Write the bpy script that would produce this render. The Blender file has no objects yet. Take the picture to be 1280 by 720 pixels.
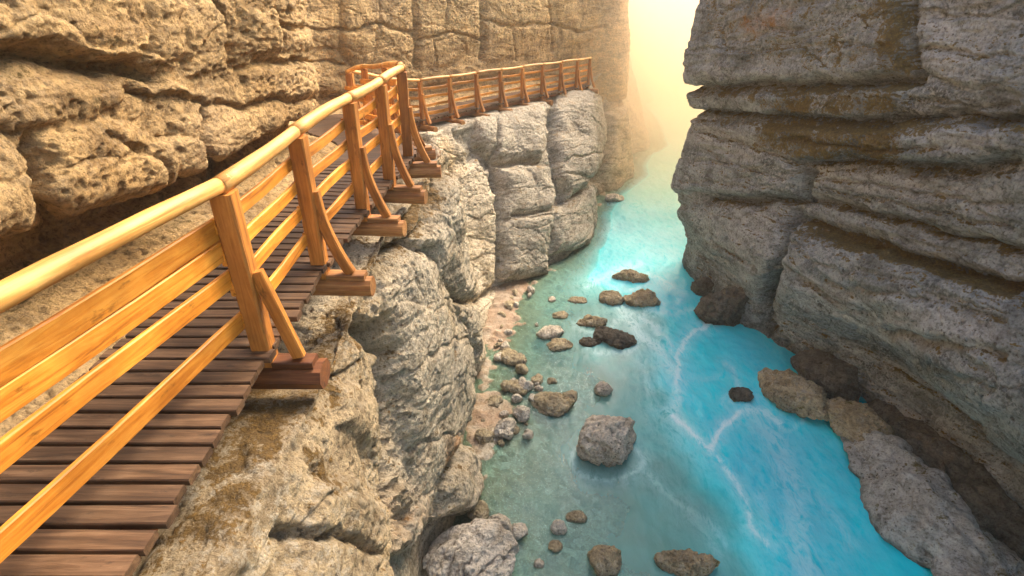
import bpy, math, random
import numpy as np
from mathutils import Vector
random.seed(7)
C = bpy.context.scene.collection
R = math.radians

# ------------------------------------------------------------------ camera numbers (world: water z=0, camera z=8)
FPX, PITCH, CZ = 681.0, R(29.8), 8.0
cp, sp = math.cos(PITCH), math.sin(PITCH)

def ray(u, v):
    return np.array([u-640.0, FPX*cp+(360-v)*sp, -FPX*sp+(360-v)*cp])
def on_z(u, v, z=0.0):
    r = ray(u, v); k = (CZ-z)/-r[2]
    return np.array([r[0]*k, r[1]*k, z])
def proj(P):
    x, y, z = P[..., 0], P[..., 1], P[..., 2]-CZ
    d = y*cp - z*sp
    up = y*sp + z*cp
    dd = np.where(d > 0.25, d, 0.25)
    return 640+FPX*x/dd, 360-FPX*up/dd, d

# ------------------------------------------------------------------ noise in numpy
def _h(ix, iy, iz, seed):
    h = (ix.astype(np.uint32)*np.uint32(374761393) + iy.astype(np.uint32)*np.uint32(668265263)
         + iz.astype(np.uint32)*np.uint32(2147483647) + np.uint32((seed*974711+12345) & 0xffffffff))
    h ^= h >> np.uint32(13); h *= np.uint32(1274126177); h ^= h >> np.uint32(16)
    h *= np.uint32(2246822519); h ^= h >> np.uint32(13)
    return h
def perlin(P, seed=0):
    P = P.astype(np.float32)
    F = np.floor(P); f = P-F; I = F.astype(np.int32)
    w = f*f*f*(f*(f*6-15)+10)
    out = 0
    for dx in (0, 1):
        wx = w[..., 0] if dx else 1-w[..., 0]
        for dy in (0, 1):
            wy = w[..., 1] if dy else 1-w[..., 1]
            for dz in (0, 1):
                wz = w[..., 2] if dz else 1-w[..., 2]
                h = _h(I[..., 0]+dx, I[..., 1]+dy, I[..., 2]+dz, seed)
                gx = (h & np.uint32(1023)).astype(np.float32)/511.5-1
                gy = ((h >> np.uint32(10)) & np.uint32(1023)).astype(np.float32)/511.5-1
                gz = ((h >> np.uint32(20)) & np.uint32(1023)).astype(np.float32)/511.5-1
                out = out + wx*wy*wz*(gx*(f[..., 0]-dx)+gy*(f[..., 1]-dy)+gz*(f[..., 2]-dz))
    return out*1.5
def fbm(P, octs, seed=0, gain=0.5, ridged=False):
    a, s, tot = 1.0, 0, 0
    for o in range(octs):
        n = perlin(P*(2.03**o), seed+o*17)
        if ridged: n = 1-2*np.abs(n)
        s = s+a*n; tot += a; a *= gain
    return s/tot
def worley(P, seed=0):
    P = P.astype(np.float32)
    I = np.floor(P).astype(np.int32)
    f1 = np.full(P.shape[:-1], 9.0, np.float32); f2 = f1.copy(); cid = np.zeros(P.shape[:-1], np.float32)
    for dx in (-1, 0, 1):
        for dy in (-1, 0, 1):
            for dz in (-1, 0, 1):
                J = I+np.array([dx, dy, dz], np.int32)
                h = _h(J[..., 0], J[..., 1], J[..., 2], seed)
                ox = (h & np.uint32(1023)).astype(np.float32)/1023
                oy = ((h >> np.uint32(10)) & np.uint32(1023)).astype(np.float32)/1023
                oz = ((h >> np.uint32(20)) & np.uint32(1023)).astype(np.float32)/1023
                d = np.sqrt((J[..., 0]+ox-P[..., 0])**2+(J[..., 1]+oy-P[..., 1])**2+(J[..., 2]+oz-P[..., 2])**2)
                c = ((h >> np.uint32(7)) & np.uint32(255)).astype(np.float32)/255
                near = d < f1
                f2 = np.where(near, f1, np.minimum(f2, d)); cid = np.where(near, c, cid); f1 = np.where(near, d, f1)
    return f1, f2, cid
def sstep(a, b, x):
    t = np.clip((x-a)/(b-a), 0, 1); return t*t*(3-2*t)

# ------------------------------------------------------------------ materials
def new_mat(name):
    m = bpy.data.materials.new(name); m.use_nodes = True
    nt = m.node_tree
    for n in list(nt.nodes): nt.nodes.remove(n)
    out = nt.nodes.new('ShaderNodeOutputMaterial')
    return m, nt, out
class N:
    def __init__(s, nt): s.nt = nt
    def __call__(s, t, **kw):
        n = s.nt.nodes.new(t)
        for k, v in kw.items():
            if k.startswith('_'): setattr(n, k[1:], v)
            else: n.inputs[k.replace('__', ' ')].default_value = v
        return n
    def link(s, a, b): s.nt.links.new(a, b)
    def ramp(s, fac, stops, interp='LINEAR'):
        r = s.nt.nodes.new('ShaderNodeValToRGB'); r.color_ramp.interpolation = interp
        e = r.color_ramp.elements
        while len(e) < len(stops): e.new(0.5)
        for q, (p, c) in zip(e, stops):
            q.position = p; q.color = (c[0], c[1], c[2], 1) if hasattr(c, '__len__') else (c, c, c, 1)
        s.link(fac, r.inputs[0]); return r
    def mix(s, fac, a, b, mode='MIX'):
        m = s.nt.nodes.new('ShaderNodeMix'); m.data_type = 'RGBA'; m.blend_type = mode
        for sock, val in ((m.inputs[0], fac), (m.inputs[6], a), (m.inputs[7], b)):
            if hasattr(val, 'is_linked') or hasattr(val, 'links'): s.link(val, sock)
            elif isinstance(val, (int, float)): sock.default_value = val
            else: sock.default_value = (*val, 1)
        return m.outputs[2]
    def math(s, op, a, b=0.0, clamp=False):
        m = s.nt.nodes.new('ShaderNodeMath'); m.operation = op; m.use_clamp = clamp
        for i, val in enumerate((a, b)):
            if hasattr(val, 'links'): s.link(val, m.inputs[i])
            else: m.inputs[i].default_value = val
        return m.outputs[0]

def rock_mat(name, cols, moss=(0.085, 0.06, 0.015), moss_amt=0.5, wet=0.0, dip=(0, .2), sheen=0.85, spot=(0.07, 0.055, 0.04), tintc=(.50, .36, .19), pale=(.56, .53, .46), pale_amt=.5, greyc=(.38, .335, .265), spot_amt=.8, weth=.28):
    m, nt, out = new_mat(name); n = N(nt)
    geo = n('ShaderNodeNewGeometry')
    tc = n('ShaderNodeTexCoord')
    co = tc.outputs['Object']
    big = n('ShaderNodeTexNoise', Scale=0.55, Detail=6, Roughness=.6); n.link(co, big.inputs['Vector'])
    mid = n('ShaderNodeTexNoise', Scale=3.2, Detail=8, Roughness=.68, Distortion=.6); n.link(co, mid.inputs['Vector'])
    fine = n('ShaderNodeTexNoise', Scale=22, Detail=6, Roughness=.75); n.link(co, fine.inputs['Vector'])
    # strata stretched along the wall
    mp = n('ShaderNodeMapping'); mp.inputs['Rotation'].default_value = (-dip[1], 0, 0)
    mp.inputs['Scale'].default_value = (1.2, .35, 7.0); n.link(co, mp.inputs['Vector'])
    st = n('ShaderNodeTexNoise', Scale=1.3, Detail=7, Roughness=.65, Distortion=.3); n.link(mp.outputs[0], st.inputs['Vector'])
    c1 = n.ramp(big.outputs['Fac'], [(.36, cols[0]), (.52, cols[1]), (.66, cols[2])]).outputs[0]
    att = n('ShaderNodeAttribute', _attribute_name='tint')
    c1 = n.mix(att.outputs['Fac'], c1, tintc)
    atg = n('ShaderNodeAttribute', _attribute_name='grey')
    c1 = n.mix(atg.outputs['Fac'], c1, greyc)
    f = n.ramp(mid.outputs['Fac'], [(.38, (.5, .47, .42)), (.5, (1, 1, 1)), (.66, (1.32, 1.3, 1.25))]).outputs[0]
    c2 = n.mix(.75, c1, f, 'MULTIPLY')
    s = n.ramp(st.outputs['Fac'], [(.36, (.55, .5, .44)), (.5, (1, 1, 1)), (.68, (1.25, 1.25, 1.25))]).outputs[0]
    c3 = n.mix(.7, c2, s, 'MULTIPLY')
    fr = n.ramp(fine.outputs['Fac'], [(.36, (.34, .29, .23)), (.48, (1, 1, 1)), (.66, (1.4, 1.4, 1.36))]).outputs[0]
    c4 = n.mix(.8, c3, fr, 'MULTIPLY')
    # pale lichen crusts with hard ragged edges, in patches
    pn = n('ShaderNodeTexNoise', Scale=13, Detail=9, Roughness=.82); n.link(co, pn.inputs['Vector'])
    pm = n('ShaderNodeTexNoise', Scale=.9, Detail=5, Roughness=.65, Distortion=.5); n.link(co, pm.inputs['Vector'])
    pa = n.math('MULTIPLY', n.ramp(pn.outputs['Fac'], [(.49, 0.0), (.55, 1.0)]).outputs[0], n.ramp(pm.outputs['Fac'], [(.42, .15), (.58, 1.0)]).outputs[0])
    c4 = n.mix(n.math('MULTIPLY', pa, pale_amt), c4, pale)
    # dark pits and lichen speckles
    vd = n('ShaderNodeVectorMath', _operation='MULTIPLY_ADD'); n.link(fine.outputs['Color'], vd.inputs[0]); vd.inputs[1].default_value = (.11, .11, .11); n.link(co, vd.inputs[2])
    vo = n('ShaderNodeTexVoronoi', Scale=15, Randomness=1); n.link(vd.outputs[0], vo.inputs['Vector'])
    lm = n('ShaderNodeTexNoise', Scale=2.1, Detail=5, Roughness=.7); n.link(co, lm.inputs['Vector'])
    sp1 = n.ramp(vo.outputs['Distance'], [(.20, 1.0), (.36, 0.0)]).outputs[0]
    sp2 = n.ramp(lm.outputs['Fac'], [(.43, 0.0), (.56, 1.0)]).outputs[0]
    vsz = n('ShaderNodeSeparateColor'); n.link(vo.outputs['Color'], vsz.inputs[0])
    sp1 = n.math('MULTIPLY', sp1, n.ramp(vsz.outputs[0], [(.35, 0.0), (.75, 1.0)]).outputs[0])
    spm = n.math('MULTIPLY', n.math('MULTIPLY', sp1, sp2), spot_amt)
    c5 = n.mix(spm, c4, spot)
    # moss: attribute painted per place + upward facing ledges
    at = n('ShaderNodeAttribute', _attribute_name='moss')
    sx = n('ShaderNodeSeparateXYZ'); n.link(geo.outputs['Normal'], sx.inputs[0])
    upm = n.ramp(sx.outputs['Z'], [(.35, 0.0), (.85, 1.0)]).outputs[0]
    mn = n.ramp(mid.outputs['Fac'], [(.42, 0.0), (.62, 1.0)]).outputs[0]
    mv = n.math('ADD', n.math('ADD', mid.outputs['Fac'], n.math('MULTIPLY', at.outputs['Fac'], .32)), n.math('ADD', n.math('MULTIPLY', upm, moss_amt*.17), n.math('MULTIPLY', n.math('SUBTRACT', fine.outputs['Fac'], .5), .75)))
    mask = n.ramp(mv, [(.66, 0.0), (.75, .95)]).outputs[0]
    mcol = n.ramp(fine.outputs['Fac'], [(.35, tuple(x*.45 for x in moss)), (.52, moss), (.7, tuple(x*2.0 for x in moss))]).outputs[0]
    c6 = n.mix(mask, c5, mcol)
    # stain attribute (iron stain)
    at2 = n('ShaderNodeAttribute', _attribute_name='stain')
    c7 = n.mix(n.math('MULTIPLY', at2.outputs['Fac'], n.math('ADD', mn, .35), True), c6, (.50, .22, .07))
    # wet foot near the water line
    sp_ = n('ShaderNodeSeparateXYZ'); n.link(geo.outputs['Position'], sp_.inputs[0])
    zz = n.math('ADD', sp_.outputs['Z'], n.math('MULTIPLY', n.math('SUBTRACT', mid.outputs['Fac'], .5), weth*2.5))
    wetm = n.ramp(zz, [(.0, 1.0), (weth, 0.0)]).outputs[0]
    c8 = n.mix(n.math('MULTIPLY', wetm, .75), c7, n.mix(1.0, c7, (.36, .33, .27), 'MULTIPLY'))
    b = n('ShaderNodeBsdfPrincipled'); n.link(c8, b.inputs['Base Color'])
    n.link(n.math('SUBTRACT', sheen, n.math('MULTIPLY', wetm, .45)), b.inputs['Roughness'])
    b.inputs['Specular IOR Level'].default_value = .3
    # bump
    vb = n('ShaderNodeTexVoronoi', Scale=42, Randomness=1); n.link(co, vb.inputs['Vector'])
    nb = n('ShaderNodeTexNoise', Scale=11, Detail=12, Roughness=.78); n.link(co, nb.inputs['Vector'])
    hb = n.math('ADD', n.math('MULTIPLY', nb.outputs['Fac'], 1.0), n.math('MULTIPLY', n.math('MINIMUM', vb.outputs['Distance'], .45), .28))
    bp = n('ShaderNodeBump', Strength=1.0, Distance=.10); n.link(hb, bp.inputs['Height'])
    n.link(bp.outputs[0], b.inputs['Normal'])
    n.link(b.outputs[0], out.inputs['Surface'])
    return m

def wood_mat(name, base, dark, light, rough=.55, grain=1.0, knots=1.0, bump=.004):
    m, nt, out = new_mat(name); n = N(nt)
    at = n('ShaderNodeAttribute', _attribute_name='gc')
    mp = n('ShaderNodeMapping'); mp.inputs['Scale'].default_value = (1.6, 26, 26); n.link(at.outputs['Vector'], mp.inputs['Vector'])
    g = n('ShaderNodeTexNoise', Scale=1.0, Detail=6, Roughness=.65, Distortion=.9); n.link(mp.outputs[0], g.inputs['Vector'])
    mp2 = n('ShaderNodeMapping'); mp2.inputs['Scale'].default_value = (3.5, 9, 9); n.link(at.outputs['Vector'], mp2.inputs['Vector'])
    k = n('ShaderNodeTexNoise', Scale=1.0, Detail=5, Roughness=.7); n.link(mp2.outputs[0], k.inputs['Vector'])
    rnd = n('ShaderNodeAttribute', _attribute_name='rnd')
    c = n.ramp(g.outputs['Fac'], [(.30, dark), (.48, base), (.68, light)]).outputs[0]
    c = n.mix(1.0, c, n.ramp(rnd.outputs['Fac'], [(0, (.72, .70, .66)), (1, (1.18, 1.16, 1.12))]).outputs[0], 'MULTIPLY')
    kk = n.ramp(k.outputs['Fac'], [(.60, 0.0), (.68, 1.0)]).outputs[0]
    c = n.mix(n.math('MULTIPLY', kk, .75*knots), c, tuple(x*.28 for x in base))
    w = n('ShaderNodeTexNoise', Scale=2.3, Detail=5, Roughness=.6); tc = n('ShaderNodeTexCoord'); n.link(tc.outputs['Object'], w.inputs['Vector'])
    c = n.mix(1.0, c, n.ramp(w.outputs['Fac'], [(.35, (.72, .68, .62)), (.6, (1.1, 1.1, 1.1))]).outputs[0], 'MULTIPLY')
    b = n('ShaderNodeBsdfPrincipled'); n.link(c, b.inputs['Base Color'])
    n.link(n.math('ADD', n.math('MULTIPLY', g.outputs['Fac'], .25), rough-.12), b.inputs['Roughness'])
    b.inputs['Specular IOR Level'].default_value = .4
    bp = n('ShaderNodeBump', Strength=.7, Distance=bump); n.link(g.outputs['Fac'], bp.inputs['Height']); n.link(bp.outputs[0], b.inputs['Normal'])
    n.link(b.outputs[0], out.inputs['Surface'])
    return m

M = {}
M['rail'] = wood_mat('rail_wood', (.70, .255, .024), (.36, .11, .012), (.84, .39, .06), .5)
M['hand'] = wood_mat('handrail_wood', (.64, .31, .075), (.38, .16, .03), (.80, .46, .15), .55, knots=.5)
M['post'] = wood_mat('post_wood', (.42, .16, .026), (.22, .075, .012), (.58, .25, .05), .55)
M['beam'] = wood_mat('beam_wood', (.34, .15, .045), (.17, .065, .02), (.50, .26, .09), .6)
M['wetbeam'] = wood_mat('dark_beam_wood', (.16, .055, .018), (.08, .026, .010), (.28, .11, .035), .5)
M['deck'] = wood_mat('deck_wood', (.088, .046, .022), (.036, .019, .010), (.17, .098, .052), .6, bump=.006)
M['rock_warm'] = rock_mat('warm_cliff_rock', [(.50, .31, .12), (.60, .40, .18), (.47, .315, .155)], pale=(.56, .42, .25), pale_amt=.4, spot_amt=.5, moss_amt=.35, moss=(.13, .085, .025), dip=(0, .12))
M['rock_pale'] = rock_mat('pale_cliff_rock', [(.55, .435, .28), (.65, .55, .40), (.52, .435, .31)], pale_amt=.55, pale=(.68, .60, .46), moss_amt=.55, moss=(.15, .08, .015), dip=(0, .3))
M['rock_grey'] = rock_mat('grey_cliff_rock', [(.175, .192, .185), (.34, .367, .37), (.13, .138, .128)], pale=(.60, .60, .57), pale_amt=.62, spot=(.05, .04, .025), moss_amt=1.3, moss=(.15, .095, .015), greyc=(.50, .50, .48), weth=.6, dip=(0, .22))
M['boulder'] = rock_mat('boulder_rock', [(.64, .54, .41), (.74, .65, .52), (.54, .45, .34)], pale_amt=.7, moss_amt=.08, weth=.09, pale=(.80, .74, .63))
M['boulder_moss'] = rock_mat('mossy_boulder_rock', [(.42, .32, .18), (.52, .42, .26), (.30, .24, .15)], moss_amt=.6, weth=.09, moss=(.14, .11, .03))
M['block'] = rock_mat('block_rock', [(.60, .52, .42), (.70, .62, .52), (.55, .48, .39)], pale=(.75, .70, .60), pale_amt=.5, moss_amt=.05, spot_amt=.4, weth=.1)
M['ledge'] = rock_mat('ledge_rock', [(.42, .39, .33), (.56, .54, .49), (.30, .28, .23)], pale=(.68, .67, .63), pale_amt=.7, spot=(.04, .035, .025), spot_amt=1.0, moss_amt=.5, moss=(.12, .09, .02))
M['boulder_dark'] = rock_mat('dark_boulder_rock', [(.12, .10, .075), (.17, .14, .105), (.09, .08, .065)], pale_amt=.2, moss_amt=.3)

# ------------------------------------------------------------------ tags
def tag(o, label, cat=None, group=None, kind=None):
    o['label'] = label
    if cat: o['category'] = cat
    if group: o['group'] = group
    if kind: o['kind'] = kind
    return o

def grid_mesh(name, P, mat, attrs=None, smooth=True, flip=False):
    nu, nv = P.shape[:2]
    me = bpy.data.meshes.new(name)
    me.vertices.add(nu*nv); me.vertices.foreach_set('co', P.astype(np.float32).reshape(-1))
    idx = np.arange(nu*nv, dtype=np.int32).reshape(nu, nv)
    a, b, c, d = idx[:-1, :-1], idx[1:, :-1], idx[1:, 1:], idx[:-1, 1:]
    q = np.stack([a, b, c, d] if not flip else [a, d, c, b], -1).reshape(-1)
    nf = len(q)//4
    me.loops.add(nf*4); me.loops.foreach_set('vertex_index', q)
    me.polygons.add(nf); me.polygons.foreach_set('loop_start', np.arange(0, nf*4, 4, dtype=np.int32))
    me.update(calc_edges=True)
    if smooth: me.polygons.foreach_set('use_smooth', np.ones(nf, bool))
    for k, A in (attrs or {}).items():
        at = me.attributes.new(k, 'FLOAT', 'POINT'); at.data.foreach_set('value', A.astype(np.float32).reshape(-1))
    me.materials.append(mat); me.validate()
    o = bpy.data.objects.new(name, me); C.objects.link(o)
    return o

# ------------------------------------------------------------------ cliff sheets
def catmull(cp_, ts):
    """cp_: (n, ...) ; ts in [0, n-1]"""
    n = len(cp_); i = np.clip(np.floor(ts).astype(int), 0, n-2); t = (ts-i)
    ext = np.concatenate([2*cp_[:1]-cp_[1:2], cp_, 2*cp_[-1:]-cp_[-2:-1]], 0)
    p0, p1, p2, p3 = ext[i], ext[i+1], ext[i+2], ext[i+3]
    t = t.reshape((-1,)+(1,)*(cp_.ndim-1))
    return .5*((2*p1)+(-p0+p2)*t+(2*p0-5*p1+4*p2-p3)*t*t+(-p0+3*p1-3*p2+p3)*t**3)
def samples(counts):
    """counts[k] samples in each span"""
    out = []
    for k, c in enumerate(counts): out.append(k+np.arange(c)/c)
    out.append(np.array([float(len(counts))]))
    return np.concatenate(out)
def normals(P, flip=False):
    du = np.gradient(P, axis=0); dv = np.gradient(P, axis=1)
    nn = np.cross(du, dv); nn /= (np.linalg.norm(nn, axis=-1, keepdims=True)+1e-9)
    return -nn if flip else nn
def smooth_grid(A, k):
    for _ in range(k):
        B = np.pad(A, ((1, 1), (1, 1), (0, 0)), 'edge')
        A = (B[:-2, 1:-1]+B[2:, 1:-1]+B[1:-1, :-2]+B[1:-1, 2:]+4*A)/8
    return A
def poly_sd(U, V, poly):
    """signed distance in px, positive inside"""
    p = np.array(poly, float); d2 = np.full(U.shape, 1e12); inside = np.zeros(U.shape, bool)
    for i in range(len(p)):
        a, b = p[i], p[(i+1) % len(p)]
        e = b-a; L = e@e+1e-9
        t = np.clip(((U-a[0])*e[0]+(V-a[1])*e[1])/L, 0, 1)
        d2 = np.minimum(d2, (U-a[0]-t*e[0])**2+(V-a[1]-t*e[1])**2)
        cnd = ((a[1] > V) != (b[1] > V)) & (U < (b[0]-a[0])*(V-a[1])/(b[1]-a[1]+1e-12)+a[0])
        inside ^= cnd
    d = np.sqrt(d2)
    return np.where(inside, d, -d)
def line_d(U, V, pts):
    p = np.array(pts, float); d2 = np.full(U.shape, 1e12)
    for a, b in zip(p[:-1], p[1:]):
        e = b-a; L = e@e+1e-9
        t = np.clip(((U-a[0])*e[0]+(V-a[1])*e[1])/L, 0, 1)
        d2 = np.minimum(d2, (U-a[0]-t*e[0])**2+(V-a[1]-t*e[1])**2)
    return np.sqrt(d2)

def cliff(name, net, cu, cv, mat, blocks=(), cracks=(), moss=(), stain=(), dip=.2, flip=False, seed=1,
          rough=1.0, strata=1.0, gen=1.0, warp=.10, bigs=1.0, damp=None, sub=0.0, tint=(), grey=(), benchf=None, amp=1.0, lvl=0.0, camp=1.0, cw=1.0):
    ts, tv = samples(cu), samples(cv)
    A = catmull(np.array(net, float), ts)                     # (nu, m, 3)
    P = np.swapaxes(catmull(np.swapaxes(A, 0, 1), tv), 0, 1)  # (nu, nv, 3)
    Nn = normals(P, flip)
    # large soft undulation
    P = P+Nn*(fbm(P*.45, 3, seed)*.35*bigs)[..., None]
    U, V, D = proj(P)
    mpp = np.maximum(D, .5)/FPX
    ok = (D > .6)
    wx = fbm(P*1.6, 5, seed+3, .6)*warp*1.6/mpp; wy = fbm(P*1.6, 5, seed+4, .6)*warp*1.6/mpp
    Uw, Vw = U+wx, V+wy
    disp = np.zeros(U.shape)
    best = np.full(U.shape, lvl)
    for poly, amt, w in blocks:
        amt = amt*amp
        p = np.array(poly)
        m = ok & (U > p[:, 0].min()-90) & (U < p[:, 0].max()+90) & (V > p[:, 1].min()-90) & (V < p[:, 1].max()+90)
        if not m.any(): continue
        sd = poly_sd(Uw[m], Vw[m], poly)*mpp[m]
        t = np.clip(sd/w, 0, 1)
        h = amt*np.sqrt(np.maximum(0, 1-(1-t)**2))
        if amt > 0: best[m] = np.maximum(best[m], h)
        else: best[m] = np.where(sd > 0, np.minimum(best[m], h), best[m])
    disp += best
    for pts, w, dep in cracks:
        p = np.array(pts)
        m = ok & (U > p[:, 0].min()-40) & (U < p[:, 0].max()+40) & (V > p[:, 1].min()-40) & (V < p[:, 1].max()+40)
        if not m.any(): continue
        d = line_d(Uw[m], Vw[m], pts)*mpp[m]
        disp[m] -= dep*camp*np.exp(-(d/(w*cw))**1.5)
    # generic jointing (blocks the eye finds in limestone): stretched cells in dipping coordinates
    Q = np.stack([P[..., 0], P[..., 1], P[..., 2]+dip*P[..., 1]], -1)
    Qw = Q+np.stack([fbm(P*.9, 3, seed+21)]*3, -1)*.35
    f1, f2, cid = worley(Qw*np.array([.55, .55, 1.35]), seed+5)
    disp += gen*((cid-.5)*.16-.09*np.exp(-((f2-f1)/.045)**1.2))
    disp -= sub
    if benchf is not None:
        k_ = 1-sstep(.45, .8, smooth_grid(Nn, 4)[..., 2])*(1-benchf)
        disp = disp*k_
    P = P+Nn*disp[..., None]
    Nn = smooth_grid(normals(P, flip), 3); Nn /= np.linalg.norm(Nn, axis=-1, keepdims=True)+1e-9
    # smaller blocks, beds, pits
    f1, f2, cid = worley(Qw*np.array([1.6, 1.6, 3.6]), seed+6)
    d2 = gen*((cid-.5)*.05-.028*np.exp(-((f2-f1)/.06)**1.2))
    S = np.stack([Q[..., 0]*.5, Q[..., 1]*.5, Q[..., 2]*5.5+fbm(P*.8, 2, seed+8)*1.2], -1)
    bed = fbm(S, 4, seed+9, .55)
    d2 = d2+strata*(.05*bed-.035*sstep(.1, .42, np.abs(fbm(S*.6, 2, seed+31)))) 
    S2 = np.stack([Q[..., 0]*2.5, Q[..., 1]*2.5, Q[..., 2]*16], -1)
    d2 = d2+strata*.012*fbm(S2, 3, seed+10)
    d2 = d2+rough*(.050*fbm(P*2.4, 4, seed+11, .55)+.020*fbm(P*8.0, 3, seed+12, .65))
    pit = fbm(P*13, 3, seed+13, .6)
    d2 = d2-rough*.020*sstep(.16, .42, pit)
    g1 = worley(P*np.array([8.5, 8.5, 10.5])+fbm(P*9, 2, seed+51)[..., None]*.35, seed+50)[0]
    d2 = d2-rough*.030*sstep(.40, .16, g1)*sstep(-.15, .12, fbm(P*1.7, 3, seed+52))
    g1 = worley(P*21, seed+53)[0]
    d2 = d2-rough*.010*sstep(.42, .15, g1)
    d2 = d2+rough*.008*fbm(P*30, 2, seed+14, .7)
    if damp is not None: d2 = d2*damp(P)
    P = P+Nn*d2[..., None]
    def paint(lst):
        A = np.zeros(U.shape)
        for poly, amt, soft in lst:
            sd = poly_sd(Uw, Vw, poly)*mpp
            A = np.maximum(A, np.where(ok, amt*sstep(-soft, soft, sd), 0))
        return A
    return grid_mesh(name, P, mat, {'moss': paint(moss), 'stain': paint(stain), 'tint': paint(tint), 'grey': paint(grey)}, flip=flip)

DZ = 5.87  # deck level
PATH = np.array([(-1.58, -2.5, 0), (-1.58, 0, 0), (-1.58, 3, 0), (-1.58, 4.2, 0), (-1.52, 5.4, 0), (-1.42, 6.4, 0), (-1.35, 7.4, 0), (-1.6, 8.6, -.12),
                 (-2.2, 9.9, -.3), (-3.0, 11.2, -.5), (-3.5, 12.3, -.68), (-3.35, 13.2, -.80), (-2.5, 14.5, -1.14), (-1.16, 16.5, -1.26),
                 (.62, 19, -1.39), (2.75, 22, -1.55), (3.15, 23.2, -1.6), (2.9, 24.6, -1.6)], float)
PATH[:, 2] += DZ
PT = np.linspace(0, len(PATH)-1, 1700)
PD = catmull(PATH, PT)
seg = np.linalg.norm(np.diff(PD, axis=0), axis=1); PS = np.concatenate([[0], np.cumsum(seg)])
def path_at(s):
    p = np.array([np.interp(s, PS, PD[:, k]) for k in range(3)])
    q = np.array([np.interp(s+.15, PS, PD[:, k]) for k in range(3)])-np.array([np.interp(s-.15, PS, PD[:, k]) for k in range(3)])
    t = q/np.linalg.norm(q)
    n = np.array([-t[1], t[0], 0]); n /= np.linalg.norm(n)   # inward (towards the left wall)
    return p, t, n
def s_of_y(y): return float(np.interp(y, PD[:, 1], PS))
W = 1.07

# lower left cliff: foot, lip
ST = [  # foot x,y ; lip x,y,z ; back x,y ; power
    (.2, -5, -1.5, -5, 5.35, -4.4, -5, 1.5),
    (.2, -1, -1.45, -1, 5.40, -4.4, -1, 1.5),
    (-.1, 1.6, -1.35, 1.4, 5.45, -4.4, 1.5, 1.5),
    (-.45, 3.1, -1.25, 2.7, 5.42, -4.4, 2.8, 1.7),
    (-.75, 4.1, -1.28, 3.7, 5.35, -4.4, 3.8, 1.5),
    (-1.05, 4.75, -1.35, 4.6, 5.40, -4.4, 4.6, 1.2),
    (-.78, 5.7, -1.28, 5.7, 5.48, -4.4, 5.6, 1.1),
    (-.66, 7.2, -1.15, 7.0, 5.50, -4.4, 7.0, 1.1),
    (-.50, 8.8, -1.05, 8.6, 5.45, -4.6, 8.4, 1.2),
    (-.62, 10.2, -1.35, 9.9, 5.25, -5.0, 9.6, 1.1),
    (-.9, 11.6, -2.35, 11.6, 5.0, -5.6, 11.0, 1.0),
    (-.35, 13.2, -2.75, 13.0, 4.75, -6.0, 13.4, .9),
    (.65, 14.2, -1.95, 14.5, 4.4, -5.4, 15.6, .95),
    (1.65, 15.3, -.65, 16.4, 4.3, -4.2, 18, 1.1),
    (2.6, 16.9, 1.05, 18.7, 4.2, -2.6, 20.5, 1.4),
    (3.05, 18.3, 2.75, 20.9, 4.1, -.8, 23, 1.6),
    (3.25, 19.8, 3.1, 22.2, 4.0, .2, 24.5, 1.5),
    (4.1, 21.8, 3.4, 23.6, 4.3, 1, 25.5, 1.2),
    (5.75, 24.4, 4.6, 25.0, 4.6, 2, 27, 1.4),
    (5.95, 26.0, 4.9, 26.6, 4.6, 2, 28, 1.4),
    (6.6, 27.6, 5.2, 29.0, 5.0, 2, 30, 1.0),
    (7.9, 29.4, 5.6, 31.5, 5.0, 2, 32, 1.0),
    (8.6, 34, 6.5, 35, 6.0, 3, 35, 1.0),
    (11, 48, 8.5, 48, 7.0, 4, 48, 1.0),
    (20, 80, 17, 80, 8.0, 12, 80, 1.0)]
net = []
for fx, fy, lx, ly, lz, bx, by, pw in ST:
    row = [(fx+.35, fy-.1, -1.6), (fx+.05, fy, -.1)]
    for fr in (.2, .4, .6, .8): 
        g = fr**pw; row.append((fx+(lx-fx)*g, fy+(ly-fy)*g, lz*fr))
    row += [(lx, ly, lz), (lx+(bx-lx)*.12, ly+(by-ly)*.12, lz+.10), (lx+(bx-lx)*.5, ly+(by-ly)*.5, lz+.10), (bx, by, lz+.1)]
    net.append(row)
cu = [6, 12, 70, 110, 90, 90, 90, 110, 100, 80, 60, 60, 60, 60, 60, 50, 40, 40, 50, 30, 30, 30, 20, 14]
cv = [12, 60, 80, 90, 95, 95, 30, 40, 8]
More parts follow.
